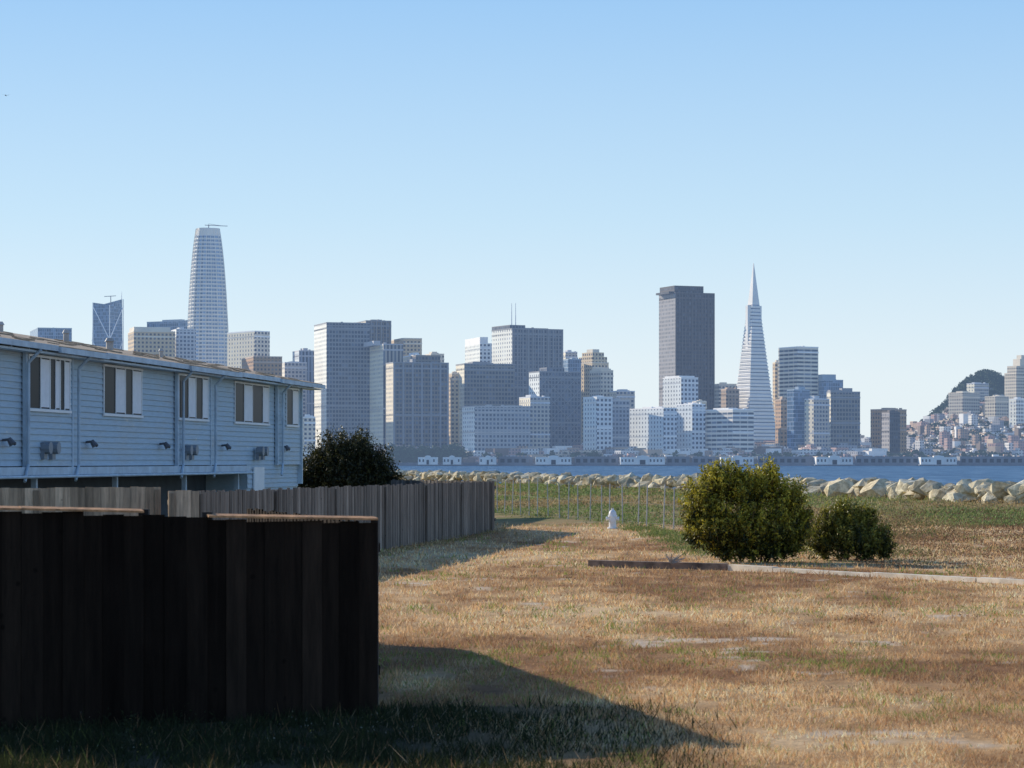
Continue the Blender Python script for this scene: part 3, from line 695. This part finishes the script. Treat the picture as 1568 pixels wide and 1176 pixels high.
def faceted():
    d=3350;k=d/F; X=lambda px:(px-784)*k; z=lambda y:CAMZ+(HZ-y)*k
    bl,bm_,br=(X(133),d+18),(X(168),d),(X(184),d+30); back=(X(150),d+55)
    tl,tm,tr,tb=(X(139),d+18),(X(168),d+2),(X(182),d+28),(X(150),d+50)
    mb=MB(); mb.prism([bl,bm_,br,back],-1,z(468),0,1,top=[tl,tm,tr,tb])
    def face(a,b,za,zb): mb.quad([(a[0],a[1],z(468)),(b[0],b[1],z(468)),(b[0],b[1],z(zb)),(a[0],a[1],z(za))],0,[(0,0),(20,0),(20,10),(0,10)])
    face(tl,tm,462,467.5); face(tm,tr,467.5,456); face(tr,tb,456,462); face(tb,tl,462,462)
    def bar(p,q,r=.9): mb.cyl(p,q,r,4,2)
    L=lambda y:(X(133)+(X(139)-X(133))*(706-y)/238,d+18-1); R=lambda y:(X(168),d-1); Q=lambda y:(X(183.5),d+29)
    for y0,y1 in ((468,520),(520,575)):
        bar((*L(y0),z(y0)),(*R(y1),z(y1))); bar((*R(y1),z(y1)),(*Q(y0),z(y0)))
    bar((*L(462),z(700)),(*L(462),z(462)),.8); bar((*R(462),z(700)),(*R(462),z(467)),.8); bar((*Q(0),z(700)),(*Q(0),z(456)),.8)
    mb.cyl((X(181),d+28,z(460)),(X(181.5),d+28,z(444)),.8,5,2,.2)
    o=mb.make('faceted_glass_tower',[M['glass'],roofm,WALL['white']])
    cb=MB(); cb.cyl((X(166),d+20,z(466)),(X(166),d+20,z(452)),.7,4); cb.cyl((X(156),d+20,z(452.5)),(X(174),d+20,z(451.5)),.6,4); cb.make('roof_crane',[WALL['dark']],o)
faceted()
def rounded():
    d=3288;k=d/F; cx=(314-784)*k; zf=lambda y:CAMZ+(HZ-y)*k
    prof=[(706,36),(650,36),(600,35),(550,34),(500,32.6),(450,29.8),(420,27.6),(400,25.8),(380,23.6),(365,21.6),(352,19.5),(347,18.6)]
    ang=math.radians(20); n=40
    def ring(r):
        out=[]
        for i in range(n):
            t=2*math.pi*i/n; p=3.0; ct,st=math.cos(t),math.sin(t)
            q=r/((abs(ct)**p+abs(st)**p)**(1/p)); x,y=q*ct,q*st
            out.append((cx+x*math.cos(ang)-y*math.sin(ang),d+30+x*math.sin(ang)+y*math.cos(ang)))
        return out
    def rad(z):
        zs=[zf(p[0]) for p in prof]; rs=[p[1]*k*.90 for p in prof]; return float(np.interp(z,zs,rs))
    mb=MB(); zt=zf(347); zz=-1.0
    while zz<zt-12:
        z1=zz+5.2; mb_top=ring(rad(z1)); b0=ring(rad(zz))
        for i in range(n):
            j=(i+1)%n; mb.quad([(*b0[i],zz),(*b0[j],zz),(*mb_top[j],z1),(*mb_top[i],z1)],0,[(i*3.2,0.),(i*3.2+3.2,0),(i*3.2+3.2,4),(i*3.2,4)])
        A=ring(rad(zz)+.5); B=ring(rad(zz+1.6)+.5)
        for i in range(n):
            j=(i+1)%n; mb.quad([(*A[i],zz),(*A[j],zz),(*B[j],zz+1.6),(*B[i],zz+1.6)],1); mb.quad([(*B[i],zz+1.6),(*B[j],zz+1.6),(*mb_top[j],zz+1.6),(*mb_top[i],zz+1.6)],1)
        zz=z1
    A=ring(rad(zz));B=ring(rad(zt))
    for i in range(n):
        j=(i+1)%n; mb.quad([(*A[i],zz),(*A[j],zz),(*B[j],zt),(*B[i],zt)],1)
    mb.quad([(*p,zt-2) for p in B],2)
    pr=[0]+[zf(y) for y in (550,500,450,420,400,380,365,352,347)]
    for a,b in zip(pr[:-1],pr[1:]):
        ra,rb=ring(rad(a)+.6),ring(rad(b)+.6)
        for i in range(0,n,2): mb.cyl((*ra[i],a),(*rb[i],b),.5,4,1)
    g=facade('pearl_glass_facade',(.62,.62,.60),(.10,.15,.21),3.2,4.0,.8,.8,.18,.4,.2,var=False)
    o=mb.make('rounded_glass_skyscraper',[g,simple('pearl_panels',(.82,.74,.62),.5,.1,.05,haze=.15),roofm])
    cb=MB(); x=lambda px:(px-784)*k
    cb.cyl((x(316),d+25,zt-4),(x(316),d+25,zf(341)),.8,4); cb.cyl((x(310),d+25,zf(342)),(x(345),d+25,zf(343.5)),.6,4); cb.cyl((x(316),d+25,zf(340)),(x(336),d+25,zf(343)),.3,4)
    cb.make('roof_crane',[WALL['dark']],o)
rounded()
# ---------------------------------------------------------------- small city buildings
def small_city():
    mk=lambda nm,c:facade(nm,c,(.06,.07,.08),4.2,3.6,.45,.5,.22,var=False)
    mats=[mk('stucco_white',(.66,.61,.54)),mk('stucco_cream',(.58,.46,.33)),mk('stucco_gray',(.33,.32,.32)),mk('stucco_tan',(.42,.28,.19)),mk('stucco_rose',(.44,.28,.23)),simple('plaster_white',(.74,.69,.62),.8,.1,.1,haze=.2),simple('plaster_tan',(.46,.35,.25),.8,.1,.1,haze=.2),simple('plaster_brown',(.20,.15,.12),.8,.1,.1,haze=.2),simple('tile_roof',(.28,.16,.12),.9,.2,.1,haze=.2),simple('flat_roof_dark',(.20,.19,.19),.9,.2,.1,haze=.2)]
    mb=MB()
    def b(x,y,w,dp,z0,h,a,mi,rt):
        c,s=math.cos(a),math.sin(a); q=[(x+i*c-j*s,y+i*s+j*c) for i,j in ((-w/2,-dp/2),(w/2,-dp/2),(w/2,dp/2),(-w/2,dp/2))]
        mb.prism(q,z0,z0+h,mi,rt)
        if random.random()<.3: mb.prism([(x+(p[0]-x)*.4,y+(p[1]-y)*.4) for p in q],z0+h+.01,z0+h+random.uniform(1.5,3),mi,rt)
    for i in range(3300):
        y=random.uniform(2850,4150); uu=random.uniform(.122,.235); x=uu*y
        z=cz(x,y)
        if z>98 or z<.5: continue
        tall=random.random()<.03
        b(x,y,random.uniform(5,14),random.uniform(7,16),z-6,6+(random.uniform(14,24) if tall else random.uniform(3,9)),math.radians(random.choice([12,18,25,35])),random.choices(range(8),[2,2.5,2.0,2.2,1.8,2.2,2,1.6])[0],random.choice([8,9,9,7]))
    for i in range(520):
        y=random.uniform(2790,3050); uu=random.uniform(-.06,.15); x=uu*y
        b(x,y,random.uniform(9,34),random.uniform(12,30),-1,random.uniform(5,17)+(y-2790)*.05,math.radians(random.choice([15,22,30])),random.choices(range(8),[3,3,2,2,2,2,2,2])[0],random.choice([8,9,9,9]))
    for i in range(420):
        y=random.uniform(2752,2800); uu=random.uniform(-.018,.235); x=uu*y
        b(x,y,random.uniform(6,26),random.uniform(8,16),-1,random.uniform(4,10),math.radians(random.choice([0,6,15])),random.choices(range(8),[2,2,2,3,2,1.5,3,3])[0],random.choice([8,9,9,9]))
    mb.make('distant_low_buildings',mats)
small_city()
def piers():
    ww=simple('pier_white',(.78,.75,.69),.8,.12,.1,haze=.12); gg=simple('pier_gray',(.22,.22,.23),.8,.25,.05,haze=.15); dk=simple('pier_opening',(.05,.06,.07),.8,.1,haze=.15)
    d=2725
    seg=[(640,670,1),(678,706,1),(734,760,1),(820,875,1),(950,1018,1),(1060,1100,0),(1104,1154,1),(1160,1245,0),(1250,1306,1),(1310,1408,0),(1410,1465,1),(1470,1600,0),(880,946,0),(764,816,0),(1020,1056,0)]
    for a,b,wh in seg:
        dd=d if wh else d+18; k=dd/F
        x0,x1=(a-784)*k,(b-784)*k; h=CAMZ+(HZ-(700 if wh else 699))*k; h=max(h,6); mb=MB()
        mb.prism([(x0,dd),(x1,dd),(x1,dd+60),(x0,dd+60)],-1.5,h,0,1)
        mb.prism([(x0-2,dd-3),(x1+2,dd-3),(x1+2,dd+62),(x0-2,dd+62)],-2.4,-1.6,1,1)
        for i in range(int((x1-x0)/6)): mb.cyl((x0+3+i*6,dd-2,-4),(x0+3+i*6,dd-2,-2.4),.5,4,2)
        if wh:
            xm=(x0+x1)/2; w=(x1-x0)*.14; r=.9
            mb.prism([(xm-w,dd-1),(xm+w,dd-1),(xm+w,dd+8),(xm-w,dd+8)],-1.5,h+1.2,0,1)
            mb.quad([(xm-w,dd-1,h+1.2),(xm+w,dd-1,h+1.2),(xm,dd-1,h+1.2+r)],0); mb.quad([(xm-w,dd-1,h+1.2),(xm,dd-1,h+1.2+r),(xm,dd+8,h+1.2+r),(xm-w,dd+8,h+1.2)],1); mb.quad([(xm,dd-1,h+1.2+r),(xm+w,dd-1,h+1.2),(xm+w,dd+8,h+1.2),(xm,dd+8,h+1.2+r)],1)
            mb.quad([(xm-w*.45,dd-1.1,-1.4),(xm+w*.45,dd-1.1,-1.4),(xm+w*.45,dd-1.1,h*.55),(xm-w*.45,dd-1.1,h*.55)],2)
            nn=int((x1-x0)/4)
            for i in range(nn):
                xx=x0+2+i*4
                if abs(xx-xm)>w+1.2: mb.quad([(xx-.8,dd-.1,1.5),(xx+.8,dd-.1,1.5),(xx+.8,dd-.1,h-2.4),(xx-.8,dd-.1,h-2.4)],2)
        else:
            nn=int((x1-x0)/8)
            for i in range(nn):
                xx=x0+4+i*8; mb.quad([(xx-2.4,dd-.1,-1),(xx+2.4,dd-.1,-1),(xx+2.4,dd-.1,h-2.6),(xx-2.4,dd-.1,h-2.6)],2)
        mb.make('pier_shed',[ww if wh else gg,roofm,dk])
    mb=MB(); mb.obox((-2500,2738,-3.5),(5000,0,0),(0,4,0),(0,0,4.2)); mb.make('seawall',[gg])
piers()
def far_trees():
    P=[];C=[]
    def clump(x,y,r,h,z0):
        n=80; v=rng.normal(size=(n,3)); v/=np.linalg.norm(v,axis=1,keepdims=True); v*=rng.random((n,1))**.4
        P.append(np.array([x,y,z0+h*.55])+v*np.array([r,r,h*.5])); C.append(np.array([.045,.065,.03])*(.5+rng.random((n,1))))
    for i in range(190):
        y=2748+rng.random()*50; px=596+rng.random()*112; clump((px-784)/F*y,y,4+3*rng.random(),11+12*rng.random()**1.5,0)
    for i in range(150):
        y=2755+rng.random()*60; px=700+rng.random()*860; clump((px-784)/F*y,y,3+3*rng.random(),7+7*rng.random(),0)
    for i in range(700):
        y=2900+rng.random()*1400; x=(.125+.11*rng.random())*y; clump(x,y,5+4*rng.random(),8+6*rng.random(),cz(x,y)-1)
    for i in range(480):
        y=4150+rng.random()*350; x=(.165+.06*rng.random())*y; clump(x,y,8+5*rng.random(),8+5*rng.random(),cz(x,y)-1)
    P_=np.concatenate(P);C_=np.concatenate(C)
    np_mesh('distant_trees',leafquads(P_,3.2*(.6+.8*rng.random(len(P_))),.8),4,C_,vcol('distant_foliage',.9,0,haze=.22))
far_trees()
mb=MB(); d=160; x,z=(9-784)/F*d,CAMZ+(HZ-146)/F*d
mb.quad([(x,d,z),(x-.05,d+.12,z+.01),(x-.28,d+.05,z+.07)]); mb.quad([(x,d,z),(x+.28,d+.05,z+.05),(x+.05,d+.12,z+.01)]); mb.cyl((x,d-.12,z-.01),(x,d+.2,z-.01),.04,6,0,.015)
mb.make('gull',[simple('gull_gray',(.2,.2,.2))])
